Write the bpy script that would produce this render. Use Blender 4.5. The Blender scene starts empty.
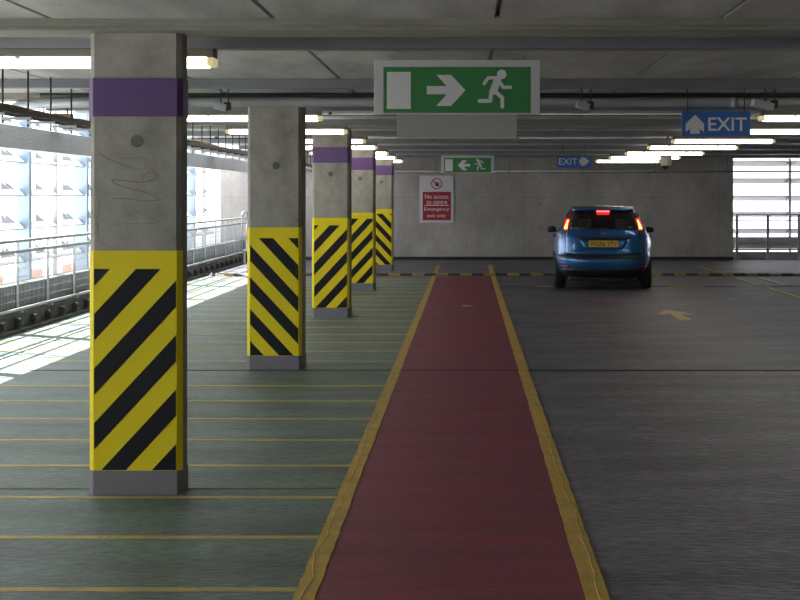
import bpy, bmesh, math, random
from mathutils import Vector, Matrix
random.seed(7)
SC = bpy.context.scene
COL = SC.collection
F = 1417.0            # focal length in pixels of an 800 px wide frame
EYE = 1.7

# ------------------------------------------------------------------ camera, world, sun, exposure
cam = bpy.data.cameras.new('camera'); camo = bpy.data.objects.new('camera', cam); COL.objects.link(camo)
camo.location = (0, 0, EYE); camo.rotation_euler = (math.pi/2, 0, 0)
cam.sensor_width = 36; cam.lens = 36*F/800
cam.shift_x = (400-467)/800; cam.shift_y = (195-300)/800
cam.clip_end = 400
SC.camera = camo

w = bpy.data.worlds.new('sky'); SC.world = w; w.use_nodes = True
wn = w.node_tree.nodes; wl = w.node_tree.links
bg = wn['Background']
tcw = wn.new('ShaderNodeTexCoord'); nzw = wn.new('ShaderNodeTexNoise'); nzw.inputs['Scale'].default_value = 2.2
rw = wn.new('ShaderNodeValToRGB')
rw.color_ramp.elements[0].color = (0.80, 0.88, 1.0, 1); rw.color_ramp.elements[1].color = (1, 1, 1, 1)
wl.new(tcw.outputs['Generated'], nzw.inputs['Vector']); wl.new(nzw.outputs['Fac'], rw.inputs['Fac'])
wl.new(rw.outputs['Color'], bg.inputs['Color'])
bg.inputs['Strength'].default_value = 1.25

sun = bpy.data.lights.new('sun', 'SUN'); suno = bpy.data.objects.new('sun', sun); COL.objects.link(suno)
sun.energy = 32; sun.angle = math.radians(0.6); sun.color = (1.0, 0.97, 0.92)
suno.rotation_euler = Vector((1, -0.59, -1.32)).to_track_quat('-Z', 'Y').to_euler()

SC.view_settings.view_transform = 'Standard'
SC.view_settings.look = 'None'
SC.view_settings.gamma = 1
SC.view_settings.exposure = 0.88
SC.view_settings.use_curve_mapping = False
LAMP = 5.2

# ------------------------------------------------------------------ materials
def mat(name, c, rough=0.6, metal=0.0, var=0.0, scale=4.0, c2=None, stretch=(1, 1, 1), bump=0.0, bscale=40,
        emit=None, estr=0.0, spec=None, fine=0.0, coat=0.0):
    m = bpy.data.materials.new(name); m.use_nodes = True
    n, l = m.node_tree.nodes, m.node_tree.links
    b = n['Principled BSDF']
    b.inputs['Base Color'].default_value = (*c, 1); b.inputs['Roughness'].default_value = rough
    b.inputs['Metallic'].default_value = metal
    if spec is not None: b.inputs['Specular IOR Level'].default_value = spec
    if coat: b.inputs['Coat Weight'].default_value = coat
    if emit:
        b.inputs['Emission Color'].default_value = (*emit, 1); b.inputs['Emission Strength'].default_value = estr
    tc = n.new('ShaderNodeTexCoord'); mp = n.new('ShaderNodeMapping')
    mp.inputs['Scale'].default_value = stretch
    l.new(tc.outputs['Object'], mp.inputs['Vector'])
    if var or c2:
        nz = n.new('ShaderNodeTexNoise'); nz.inputs['Scale'].default_value = scale
        nz.inputs['Detail'].default_value = 7; nz.inputs['Roughness'].default_value = 0.62
        l.new(mp.outputs['Vector'], nz.inputs['Vector'])
        r = n.new('ShaderNodeValToRGB'); r.color_ramp.elements[0].position = 0.32; r.color_ramp.elements[1].position = 0.68
        a = c2 or tuple(x*(1-var) for x in c); d = c if c2 else tuple(min(1, x*(1+var)) for x in c)
        r.color_ramp.elements[0].color = (*a, 1); r.color_ramp.elements[1].color = (*d, 1)
        l.new(nz.outputs['Fac'], r.inputs['Fac'])
        out = r.outputs['Color']
        if fine:
            nf = n.new('ShaderNodeTexNoise'); nf.inputs['Scale'].default_value = scale*14; nf.inputs['Detail'].default_value = 4
            l.new(mp.outputs['Vector'], nf.inputs['Vector'])
            mr = n.new('ShaderNodeMapRange'); mr.inputs['To Min'].default_value = 1-fine; mr.inputs['To Max'].default_value = 1+fine
            mr.inputs['From Min'].default_value = 0.3; mr.inputs['From Max'].default_value = 0.7
            l.new(nf.outputs['Fac'], mr.inputs['Value'])
            vm = n.new('ShaderNodeVectorMath'); vm.operation = 'SCALE'
            l.new(out, vm.inputs[0]); l.new(mr.outputs['Result'], vm.inputs['Scale']); out = vm.outputs['Vector']
        l.new(out, b.inputs['Base Color'])
        m['out'] = 1
    if bump:
        nb = n.new('ShaderNodeTexNoise'); nb.inputs['Scale'].default_value = bscale; nb.inputs['Detail'].default_value = 5
        l.new(mp.outputs['Vector'], nb.inputs['Vector'])
        bp = n.new('ShaderNodeBump'); bp.inputs['Strength'].default_value = bump; bp.inputs['Distance'].default_value = 0.02
        l.new(nb.outputs['Fac'], bp.inputs['Height']); l.new(bp.outputs['Normal'], b.inputs['Normal'])
    return m

def add_darken(m, build):
    """multiply the base colour by a procedural mask built by build(nodes, links, position_xyz) -> factor socket"""
    n, l = m.node_tree.nodes, m.node_tree.links
    b = n['Principled BSDF']; src = b.inputs['Base Color'].links[0].from_socket
    tc = n.new('ShaderNodeTexCoord'); sp = n.new('ShaderNodeSeparateXYZ'); l.new(tc.outputs['Object'], sp.inputs[0])
    f = build(n, l, sp)
    vm = n.new('ShaderNodeVectorMath'); vm.operation = 'SCALE'
    l.new(src, vm.inputs[0]); l.new(f, vm.inputs['Scale']); l.new(vm.outputs['Vector'], b.inputs['Base Color'])

def mth(n, l, op, a, b=None, c=None):
    m = n.new('ShaderNodeMath'); m.operation = op
    for i, v in enumerate((a, b, c)):
        if v is None: continue
        if isinstance(v, (int, float)): m.inputs[i].default_value = v
        else: l.new(v, m.inputs[i])
    return m.outputs[0]

M = {}
M['concrete'] = mat('column_concrete', (0.285, 0.268, 0.238), 0.85, var=0.30, scale=3.2, bump=0.25, bscale=18, fine=0.06)
M['beam'] = mat('beam_concrete', (0.24, 0.232, 0.195), 0.85, var=0.16, scale=3, stretch=(0.5, 1, 2), bump=0.2, bscale=14, fine=0.06)
M['plank'] = mat('ceiling_concrete', (0.44, 0.43, 0.42), 0.7, var=0.28, scale=0.9, stretch=(3.0, 0.8, 1), bump=0.15, bscale=8, fine=0.05)
M['wall'] = mat('wall_concrete', (0.33, 0.318, 0.30), 0.85, var=0.22, scale=0.8, stretch=(1.4, 1, 0.8), bump=0.15, bscale=6, fine=0.06)
def wallmask(n, l, sp):
    u = mth(n, l, 'MULTIPLY', sp.outputs['X'], 1/2.55); fu = mth(n, l, 'FRACT', mth(n, l, 'ADD', u, 20.42))
    jx = mth(n, l, 'LESS_THAN', fu, 0.010)
    jz = mth(n, l, 'LESS_THAN', mth(n, l, 'ABSOLUTE', mth(n, l, 'SUBTRACT', sp.outputs['Z'], 1.64)), 0.016)
    j = mth(n, l, 'MAXIMUM', jx, jz)
    hx = mth(n, l, 'SUBTRACT', mth(n, l, 'FRACT', mth(n, l, 'MULTIPLY', sp.outputs['X'], 1/1.275)), 0.5)
    hz = mth(n, l, 'SUBTRACT', mth(n, l, 'FRACT', mth(n, l, 'MULTIPLY', mth(n, l, 'ADD', sp.outputs['Z'], 0.1), 1/0.62)), 0.5)
    hx = mth(n, l, 'MULTIPLY', hx, 1.275); hz = mth(n, l, 'MULTIPLY', hz, 0.62)
    d = mth(n, l, 'SQRT', mth(n, l, 'ADD', mth(n, l, 'MULTIPLY', hx, hx), mth(n, l, 'MULTIPLY', hz, hz)))
    hole = mth(n, l, 'LESS_THAN', d, 0.028)
    up = mth(n, l, 'GREATER_THAN', sp.outputs['Z'], 2.3)  # shade on the upper wall, painted into the base colour
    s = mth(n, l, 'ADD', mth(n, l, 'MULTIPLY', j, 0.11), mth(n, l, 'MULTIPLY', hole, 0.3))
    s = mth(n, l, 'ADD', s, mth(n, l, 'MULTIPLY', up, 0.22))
    return mth(n, l, 'SUBTRACT', 1.0, s)
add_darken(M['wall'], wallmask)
M['asphalt'] = mat('grey_deck', (0.102, 0.098, 0.115), 0.5, var=0.5, scale=1.5, stretch=(0.5, 1.3, 1), spec=0.4, bump=1.0, bscale=22, fine=0.5)
M['green'] = mat('green_deck_coating', (0.084, 0.122, 0.098), 0.52, var=0.36, scale=1.5, stretch=(0.55, 1.8, 1), spec=0.4, bump=0.9, bscale=26, fine=0.4)
M['red'] = mat('red_deck_coating', (0.155, 0.024, 0.042), 0.55, var=0.25, scale=1.6, stretch=(0.5, 2.2, 1), spec=0.4, bump=0.4, bscale=26, fine=0.2)
M['yline'] = mat('worn_yellow_paint', (0.48, 0.31, 0.03), 0.6, c2=(0.30, 0.195, 0.035), scale=6, bump=0.4, bscale=60, fine=0.15)
M['ythin'] = mat('faded_yellow_paint', (0.48, 0.35, 0.06), 0.6, c2=(0.28, 0.22, 0.07), scale=3, fine=0.15)
M['arrowpaint'] = mat('faded_arrow_paint', (0.62, 0.48, 0.18), 0.6, c2=(0.45, 0.35, 0.15), scale=8)
M['whitepaint'] = mat('faded_white_paint', (0.34, 0.32, 0.30), 0.6, c2=(0.2, 0.19, 0.18), scale=6)
M['redpaint'] = mat('faded_red_paint', (0.12, 0.02, 0.03), 0.6, c2=(0.07, 0.03, 0.035), scale=6)
M['joint'] = mat('dark_joint', (0.025, 0.022, 0.022), 0.8, var=0.2)
M['dirt'] = mat('brown_joint_dirt', (0.085, 0.055, 0.03), 0.8, var=0.2)
M['hyellow'] = mat('hazard_yellow', (0.72, 0.58, 0.012), 0.5, var=0.04, scale=2, spec=0.2)
M['hblack'] = mat('hazard_black', (0.012, 0.012, 0.016), 0.6, var=0.1, scale=5, spec=0.2)
M['purple'] = mat('purple_paint', (0.085, 0.032, 0.145), 0.45, var=0.04, scale=3)
M['basegrey'] = mat('grey_plinth_paint', (0.165, 0.160, 0.180), 0.6, var=0.12, scale=5, bump=0.1, bscale=20)
M['plug'] = mat('tie_hole_mortar', (0.115, 0.108, 0.095), 0.9, var=0.15, scale=9)
M['scuff'] = mat('scuff_grey', (0.185, 0.168, 0.145), 0.9, var=0.2, scale=9)
M['bracketgrey'] = mat('louvre_bracket_grey', (0.11, 0.12, 0.13), 0.7, var=0.1)
M['slim'] = mat('dull_conduit', (0.10, 0.10, 0.10), 0.9, var=0.1, spec=0.1)
M['galv'] = mat('galvanised_steel', (0.36, 0.38, 0.39), 0.45, metal=0.2, var=0.12, scale=3)
M['trunk'] = mat('grey_steel_trunking', (0.18, 0.19, 0.205), 0.5, metal=0.2, var=0.1, scale=2)
M['darksteel'] = mat('dark_steel', (0.035, 0.033, 0.033), 0.6, metal=0.3, var=0.1)
M['cable'] = mat('black_cable', (0.012, 0.012, 0.013), 0.55, var=0.1)
M['brown'] = mat('brown_cables', (0.26, 0.17, 0.06), 0.7, c2=(0.06, 0.045, 0.03), scale=9)
M['railing'] = mat('railing_steel', (0.42, 0.44, 0.45), 0.4, metal=0.4, var=0.1, scale=3)
M['mesh'] = mat('mesh_steel', (0.30, 0.32, 0.33), 0.5, metal=0.3, var=0.1)
M['blue_post'] = mat('pale_blue_steel', (0.25, 0.33, 0.42), 0.5, var=0.06, scale=2)
M['blade'] = mat('louvre_white', (0.30, 0.31, 0.33), 0.5, var=0.05, scale=2)
M['kerb'] = mat('kerb_concrete', (0.070, 0.072, 0.062), 0.85, var=0.35, scale=3, bump=0.3, bscale=20)
M['corr'] = mat('corrugated_steel', (0.47, 0.48, 0.485), 0.6, metal=0.1, var=0.08, scale=2)
M['lamphouse'] = mat('lamp_housing', (0.14, 0.13, 0.11), 0.5, var=0.1)
M['endcap'] = mat('lamp_end_cap', (0.5, 0.44, 0.26), 0.4, emit=(1.0, 0.80, 0.42), estr=0.25)
M['tube'] = mat('lamp_diffuser', (0.9, 0.9, 0.88), 0.4, emit=(1.0, 0.94, 0.80), estr=LAMP)
M['signwhite'] = mat('sign_white', (0.52, 0.515, 0.54), 0.5, var=0.03)
M['signgrey'] = mat('sign_back_grey', (0.30, 0.295, 0.275), 0.6, var=0.04)
M['signgreen'] = mat('sign_green', (0.038, 0.21, 0.060), 0.4, var=0.05)
M['signblue'] = mat('sign_blue', (0.018, 0.125, 0.42), 0.4, var=0.05)
M['signred'] = mat('sign_red', (0.28, 0.012, 0.022), 0.4, var=0.05)
M['signtext'] = mat('sign_lettering', (0.66, 0.66, 0.68), 0.5, var=0.03)
M['signblack'] = mat('sign_black', (0.02, 0.02, 0.02), 0.5, var=0.03)
M['cctv'] = mat('cctv_cream', (0.60, 0.56, 0.46), 0.4, var=0.03)
M['smoked'] = mat('smoked_dome', (0.02, 0.02, 0.02), 0.12, var=0.03)
M['alarm'] = mat('alarm_red', (0.28, 0.015, 0.015), 0.4, var=0.05)
M['paper'] = mat('scrap_paper', (0.6, 0.58, 0.55), 0.7, var=0.05)
M['bumpblack'] = mat('rubber_black', (0.022, 0.021, 0.022), 0.7, var=0.2)
M['bumpyellow'] = mat('rubber_yellow', (0.34, 0.22, 0.03), 0.6, c2=(0.20, 0.13, 0.03), scale=12)
M['brick'] = mat('outside_brick', (0.42, 0.25, 0.19), 0.9, var=0.2, scale=2)
M['pave'] = mat('outside_paving', (0.55, 0.54, 0.52), 0.9, var=0.08, scale=0.3)
M['render'] = mat('outside_pale_cladding', (0.75, 0.75, 0.74), 0.8, var=0.04)
M['carpaint'] = mat('car_blue', (0.022, 0.125, 0.33), 0.25, metal=0.45, var=0.03, coat=0.6)
M['carblack'] = mat('car_black_plastic', (0.012, 0.012, 0.014), 0.5, var=0.1)
M['carglass'] = mat('car_dark_glass', (0.010, 0.011, 0.012), 0.06, var=0.05, coat=0.5)
M['cartrim'] = mat('car_seat_grey', (0.014, 0.014, 0.015), 0.8, var=0.1)
M['tyre'] = mat('tyre_rubber', (0.010, 0.010, 0.010), 0.8, var=0.2)
M['alloy'] = mat('wheel_alloy', (0.45, 0.46, 0.48), 0.3, metal=0.8, var=0.05)
M['chrome'] = mat('car_badge_chrome', (0.35, 0.37, 0.42), 0.2, metal=0.9, var=0.05)
M['lampred'] = mat('tail_lamp_red', (0.25, 0.01, 0.01), 0.15, emit=(1.0, 0.015, 0.01), estr=0.8)
M['lampdark'] = mat('tail_lamp_unlit', (0.10, 0.012, 0.02), 0.15, var=0.05)
M['lamphot'] = mat('tail_lamp_lit', (0.4, 0.1, 0.02), 0.2, emit=(1.0, 0.22, 0.04), estr=6.0)
M['brakehot'] = mat('brake_lamp_lit', (0.4, 0.05, 0.02), 0.2, emit=(1.0, 0.03, 0.03), estr=6.0)
M['reflector'] = mat('red_reflector', (0.30, 0.01, 0.015), 0.2, var=0.05)
M['plate'] = mat('plate_yellow', (0.62, 0.40, 0.03), 0.5, var=0.03)
def glassmat():
    m = bpy.data.materials.new('louvre_glass'); m.use_nodes = True
    n, l = m.node_tree.nodes, m.node_tree.links; n.clear()
    o = n.new('ShaderNodeOutputMaterial'); mx = n.new('ShaderNodeMixShader'); t = n.new('ShaderNodeBsdfTransparent'); d = n.new('ShaderNodeBsdfTranslucent')
    t.inputs[0].default_value = (0.97, 0.98, 1, 1); d.inputs[0].default_value = (0.9, 0.93, 0.97, 1)
    tc = n.new('ShaderNodeTexCoord'); nz = n.new('ShaderNodeTexNoise'); nz.inputs['Scale'].default_value = 0.8
    mr = n.new('ShaderNodeMapRange'); mr.inputs['To Min'].default_value = 0.04; mr.inputs['To Max'].default_value = 0.16
    l.new(tc.outputs['Object'], nz.inputs['Vector']); l.new(nz.outputs['Fac'], mr.inputs['Value']); l.new(mr.outputs['Result'], mx.inputs[0])
    l.new(t.outputs[0], mx.inputs[1]); l.new(d.outputs[0], mx.inputs[2]); l.new(mx.outputs[0], o.inputs[0])
    return m
M['glass'] = glassmat()

# ------------------------------------------------------------------ helpers
class MB:
    """collects shapes, links them as one mesh object"""
    def __init__(s): s.bm = bmesh.new(); s.mi = 0
    def face(s, pts, mi=None):
        vs = [s.bm.verts.new(p) for p in pts]
        f = s.bm.faces.new(vs); f.material_index = s.mi if mi is None else mi; return f
    def box(s, x0, x1, y0, y1, z0, z1, rot=None, ctr=None):
        c = [(x0,y0,z0),(x1,y0,z0),(x1,y1,z0),(x0,y1,z0),(x0,y0,z1),(x1,y0,z1),(x1,y1,z1),(x0,y1,z1)]
        if rot is not None:
            ctr = Vector(ctr or ((x0+x1)/2, (y0+y1)/2, (z0+z1)/2))
            c = [tuple(ctr + rot @ (Vector(p)-ctr)) for p in c]
        v = [s.bm.verts.new(p) for p in c]
        for q in ((3,2,1,0),(4,5,6,7),(0,1,5,4),(1,2,6,5),(2,3,7,6),(3,0,4,7)):
            f = s.bm.faces.new([v[i] for i in q]); f.material_index = s.mi
        return s
    def tube(s, pts, r, n=10, cap=True):
        pts = [Vector(p) for p in pts]; rings = []
        for i, p in enumerate(pts):
            d = (pts[min(i+1, len(pts)-1)] - pts[max(i-1, 0)]).normalized()
            a = d.cross(Vector((0, 0, 1)))
            if a.length < 0.05: a = d.cross(Vector((1, 0, 0)))
            a.normalize(); b = d.cross(a).normalized()
            rr = r[i] if isinstance(r, (list, tuple)) else r
            rings.append([s.bm.verts.new(p + rr*(math.cos(t)*a + math.sin(t)*b)) for t in [2*math.pi*k/n for k in range(n)]])
        for A, B in zip(rings, rings[1:]):
            for k in range(n):
                f = s.bm.faces.new((A[k], A[(k+1) % n], B[(k+1) % n], B[k])); f.material_index = s.mi; f.smooth = True
        if cap:
            for R in (rings[0][::-1], rings[-1]):
                f = s.bm.faces.new(R); f.material_index = s.mi
        return s
    def prism(s, pts, y0, y1):
        """polygon in (x, z), extruded in y"""
        a = [s.bm.verts.new((p[0], y0, p[1])) for p in pts]; b = [s.bm.verts.new((p[0], y1, p[1])) for p in pts]
        n = len(pts)
        for f in (a, b[::-1]): s.bm.faces.new(f).material_index = s.mi
        for i in range(n):
            s.bm.faces.new((a[i], b[i], b[(i+1) % n], a[(i+1) % n])).material_index = s.mi
        return s
    def prismz(s, pts, z0, z1):
        a = [s.bm.verts.new((p[0], p[1], z0)) for p in pts]; b = [s.bm.verts.new((p[0], p[1], z1)) for p in pts]
        n = len(pts)
        for f in (a[::-1], b): s.bm.faces.new(f).material_index = s.mi
        for i in range(n):
            s.bm.faces.new((a[i], a[(i+1) % n], b[(i+1) % n], b[i])).material_index = s.mi
        return s
    def lathe(s, prof, c=(0, 0, 0), n=24):
        """profile of (radius, z) round the vertical axis"""
        rings = []
        for r, z in prof:
            rings.append([s.bm.verts.new((c[0]+r*math.cos(2*math.pi*k/n), c[1]+r*math.sin(2*math.pi*k/n), c[2]+z)) for k in range(n)])
        for A, B in zip(rings, rings[1:]):
            for k in range(n):
                f = s.bm.faces.new((A[k], A[(k+1) % n], B[(k+1) % n], B[k])); f.smooth = True; f.material_index = s.mi
        s.bm.faces.new(rings[0][::-1]); s.bm.faces.new(rings[-1]); return s
    def build(s, name, m, parent=None, bevel=0, loc=None, recalc=True):
        me = bpy.data.meshes.new(name)
        if recalc: bmesh.ops.recalc_face_normals(s.bm, faces=s.bm.faces[:])
        s.bm.to_mesh(me); s.bm.free()
        for x in (m if isinstance(m, (list, tuple)) else [m]): me.materials.append(x)
        o = bpy.data.objects.new(name, me); COL.objects.link(o)
        if loc: o.location = loc
        if parent: o.parent = parent
        if bevel:
            b = o.modifiers.new('bevel', 'BEVEL'); b.width = bevel; b.segments = 2; b.limit_method = 'ANGLE'
        return o

def thing(name, label, cat, loc=(0, 0, 0), group=None, rz=0):
    o = bpy.data.objects.new(name, None); COL.objects.link(o); o.location = loc; o.rotation_euler = (0, 0, rz)
    o.empty_display_size = 0.2
    o['label'] = label; o['category'] = cat
    if group: o['group'] = group
    return o
def tag(o, label, cat, group=None):
    o['label'] = label; o['category'] = cat
    if group: o['group'] = group
    return o
def struct(o, label=None):
    o['kind'] = 'structure'
    if label: o['label'] = label
    return o
def sempty(name, loc=(0, 0, 0)):
    o = bpy.data.objects.new(name, None); COL.objects.link(o); o.location = loc; return struct(o)
def dup(root, loc, label=None):
    r = root.copy(); COL.objects.link(r); r.location = loc
    if label: r['label'] = label
    for ch in list(root.children):
        c = ch.copy(); COL.objects.link(c); c.parent = r
        for g in list(ch.children):
            d = g.copy(); COL.objects.link(d); d.parent = c
    return r
def lettering(txt, name, m, parent, cx, cz, y, width=None, height=None, bold=0.0, depth=0.001):
    """letters facing -Y, centred at (cx, cz)"""
    cu = bpy.data.curves.new('tmp', 'FONT'); cu.body = txt; cu.size = 1; cu.offset = bold; cu.extrude = 0.01
    cu.resolution_u = 4
    t = bpy.data.objects.new('tmp', cu); COL.objects.link(t)
    dg = bpy.context.evaluated_depsgraph_get(); dg.update()
    me = bpy.data.meshes.new_from_object(t.evaluated_get(dg))
    bpy.data.objects.remove(t); bpy.data.curves.remove(cu)
    xs = [v.co.x for v in me.vertices]; ys = [v.co.y for v in me.vertices]
    w0, h0 = max(xs)-min(xs), max(ys)-min(ys)
    sx = width/w0 if width else height/h0; sy = height/h0 if height else sx
    mx, my = (max(xs)+min(xs))/2, (max(ys)+min(ys))/2
    for v in me.vertices:
        x, yy, z = v.co; v.co = ((x-mx)*sx, -(z/0.01)*depth, (yy-my)*sy)
    me.materials.clear(); me.materials.append(m); me.name = name
    o = bpy.data.objects.new(name, me); COL.objects.link(o); o.parent = parent; o.location = (cx, y, cz)
    return o

# ------------------------------------------------------------------ structure
CZ = 2.679; BZ = 2.618
YW = 37.1                       # back wall
XL, XR = -5.65, 14.0
YB = -12.0
COLD = [8.03, 13.76, 19.58, 25.10, 31.70]
BEAMD = [-3.6, 2.3] + COLD
LY = [8.79, 12.0, 15.2, 18.4, 21.7, 24.62, 28.1, 31.25, 34.6]

struct(MB().box(-6.9, XR, YB, YW+2.5, -0.35, 0.0).build('floor', M['asphalt']), 'grey car park deck with streaky wear')
struct(MB().box(-5.5, -0.72, YB, 29.2, -0.02, 0.003).build('green_floor', M['green']), 'green coated floor strip around the pillars')
struct(MB().box(-0.65, 0.54, YB, 29.4, -0.02, 0.004).build('red_walkway', M['red']), 'dark red walkway between two yellow lines')
struct(MB().box(5.62, 9.6, 18.0, 26.0, -0.02, 0.003).build('green_floor', M['green']), 'dark green floor patch at the far right')

# ceiling planks with open joints
def ceiling():
    b = MB(); g = 0.014
    xs = [-4.62] + [0.166+1.238*k for k in range(-3, 12)]
    xs = [x for x in xs if x < XR] + [XR]
    for a, c in zip(xs, xs[1:]):
        b.box(a+g, c-g, YB, YW+1.9, CZ, CZ+0.18)
    b.build_ = None
    return b
cb = ceiling(); cb.box(-4.62, XR, YB, YW+1.9, CZ+0.05, CZ+0.35)
struct(cb.build('ceiling', M['plank']), 'concrete plank ceiling with dark joints')
for i, d in enumerate(BEAMD):
    b = MB(); b.box(-5.6, XR, d-0.15, d+0.22, BZ, CZ+0.02); b.box(-5.6, XR, d-0.175, d-0.15, BZ+0.022, CZ+0.02)
    struct(b.build('trim_%d' % (i+1), M['beam'], bevel=0.006), 'shallow concrete ceiling beam')
# back wall, right wall, rear wall
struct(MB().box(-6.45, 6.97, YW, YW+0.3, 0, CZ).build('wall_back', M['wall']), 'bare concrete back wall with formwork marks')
struct(MB().box(-6.2, 6.97, YW-0.03, YW, 0, 0.085).build('baseboard_back', M['joint']), 'dark strip at the foot of the back wall')
struct(MB().box(XR, XR+0.3, YB, YW+1.9, 0, CZ).build('wall_right', M['wall']))
struct(MB().box(-6.9, XR, YB-0.3, YB, 0, CZ+.3).build('wall_front', M['wall']))
# left: kerb upstand, corrugated header, added sun blocker above
k = MB(); k.box(-6.1, -5.85, YB, YW, 0, 0.53); k.box(-5.85, -5.60, YB, YW, 0, 0.215); k.box(-5.62, -5.5, YB, YW, 0, 0.035)
struct(k.build('wall_left', M['kerb']), 'low dark concrete upstand under the left railing')
h = MB()
pts = []
z0, z1, nn = 2.29, 2.57, 26
for i in range(nn+1):
    z = z0+(z1-z0)*i/nn
    pts += [(-5.705 if i % 2 else -5.69, z)]
for (xa, za), (xb, zb) in zip(pts, pts[1:]):
    h.face([(xa, YB, za), (xa, YW, za), (xb, YW, zb), (xb, YB, zb)])
h.box(-5.9, -5.725, YB, YW, 2.29, 2.57)
struct(h.build('trim_8', M['corr']), 'corrugated grey steel header over the left openings')
struct(MB().box(-6.95, -6.65, YB, YW+0.3, 3.72, 5.8).build('trim_9', M['render']), 'added unseen sun blocker above the left facade')  # added out of view to stop sun coming in above the header
struct(MB().box(XL, XR, 13.685, 13.74, -0.01, 0.006).build('trim_10', M['joint']), 'dark expansion joint across the deck')
struct(MB().box(-5.5, -0.75, 8.17, 8.20, -0.01, 0.005).build('trim_11', M['dirt']), 'brown joint across the green floor')
# trunking above each lamp row
for i, y in enumerate([-5.6, -2.4, 0.8, 4.6] + LY):
    b = MB().box(-4.5, XR-.3, y-0.07, y+0.07, 2.603, CZ); b.box(-4.5, XR-.3, y-0.085, y+0.085, 2.66, CZ)
    struct(b.build('trim_%d' % (12+i), M['trunk']), 'grey steel ceiling channel')

# left facade bays
def facade_left():
    ys = [1.9+3.2*i for i in range(12)]
    for i, (a, c) in enumerate(zip(ys, ys[1:])):
        r = sempty('window_%d' % (i+1), (-6.6, a, 0)); r['label'] = 'bright louvred opening in the left facade'
        MB().box(-0.10, 0.10, -0.06, 0.06, 0.0, 3.75).build('post', M['blue_post'], r)
        MB().box(-0.03, 0.03, 1.58, 1.62, 0.3, 3.75).build('mullion', M['blade'], r)
        for z in (0.75, 1.24, 1.73, 2.22, 2.71, 3.2):
            b = MB()
            b.box(-0.065, 0.065, 0.06, 3.14, z-0.012, z+0.012, rot=Matrix.Rotation(math.radians(40), 3, 'Y'))
            for yy in (0.08, 1.55, 3.08):
                b.mi = 1
                v = [(-0.30, yy, z-0.02), (-0.04, yy, z-0.04), (-0.30, yy, z+0.17)]
                v2 = [(x, y_+0.03, z_) for x, y_, z_ in v]
                b.face(v); b.face(v2[::-1])
                for p in range(3):
                    b.face([v[p], v2[p], v2[(p+1) % 3], v[(p+1) % 3]])
            b.build('louvre_blade', [M['blade'], M['bracketgrey']], r)
        MB().box(-0.37, -0.36, 0.06, 3.14, 0.5, 3.75).build('glass_pane', M['glass'], r)
facade_left()
# right hand facade in the back wall plane
def facade_back():
    for i, (a, c) in enumerate(((6.97, 8.72), (8.72, 10.7), (10.7, 12.7), (12.7, 14.0))):
        r = sempty('window_%d' % (21+i), (a, YW+1.2, 0)); r['label'] = 'bright louvred opening beside the back wall'
        w_ = c-a
        if i: MB().box(-0.03, 0.03, -0.05, 0.05, 0, 3.4).build('post', M['blade'], r)
        for z in (0.72, 1.17, 1.61, 2.08, 2.55, 3.0):
            b = MB().box(0.03, w_-0.03, -0.10, 0.14, z-0.012, z+0.012, rot=Matrix.Rotation(math.radians(-32), 3, 'X'))
            b.mi = 1; b.box(w_-0.12, w_-0.10, -0.10, 0.10, z-0.06, z+0.06)
            b.build('louvre_blade', [M['blade'], M['galv']], r)
        MB().box(0.03, w_-0.03, 0.19, 0.20, 0.4, 3.4).build('glass_pane', M['glass'], r)
facade_back()
k = MB(); k.box(6.97, XR, YW+0.45, YW+0.6, 0, 0.19)
struct(k.build('trim_30', M['wall']), 'low pale kerb under the right railing')
k = MB(); k.box(6.97, XR, YW+0.72, YW+0.76, 0.29, 0.38); k.box(6.97, XR, YW+0.72, YW+0.76, 0.43, 0.57); k.box(6.97, XR, YW+0.76, YW+0.78, 0.27, 0.58)
struct(k.build('trim_31', M['galv']), 'grey rails behind the right railing')
# outside
struct(MB().box(-120, 60, -40, 260, -9.3, -9.0).build('ground_outside', M['pave']), 'pale ground far below outside')
bb = thing('brick_building', 'pinkish brick building seen low through the left louvres', 'building', (-38, 60, -9))
b = MB(); b.box(-5, 5, -50, 90, 0, 8.3); b.build('brick_wall', M['brick'], bb)
for i in range(14):
    MB().box(4.9, 5.15, -44+9.4*i, -39+9.4*i, 3.0, 7.6).build('window', M['render'], bb)

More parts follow.
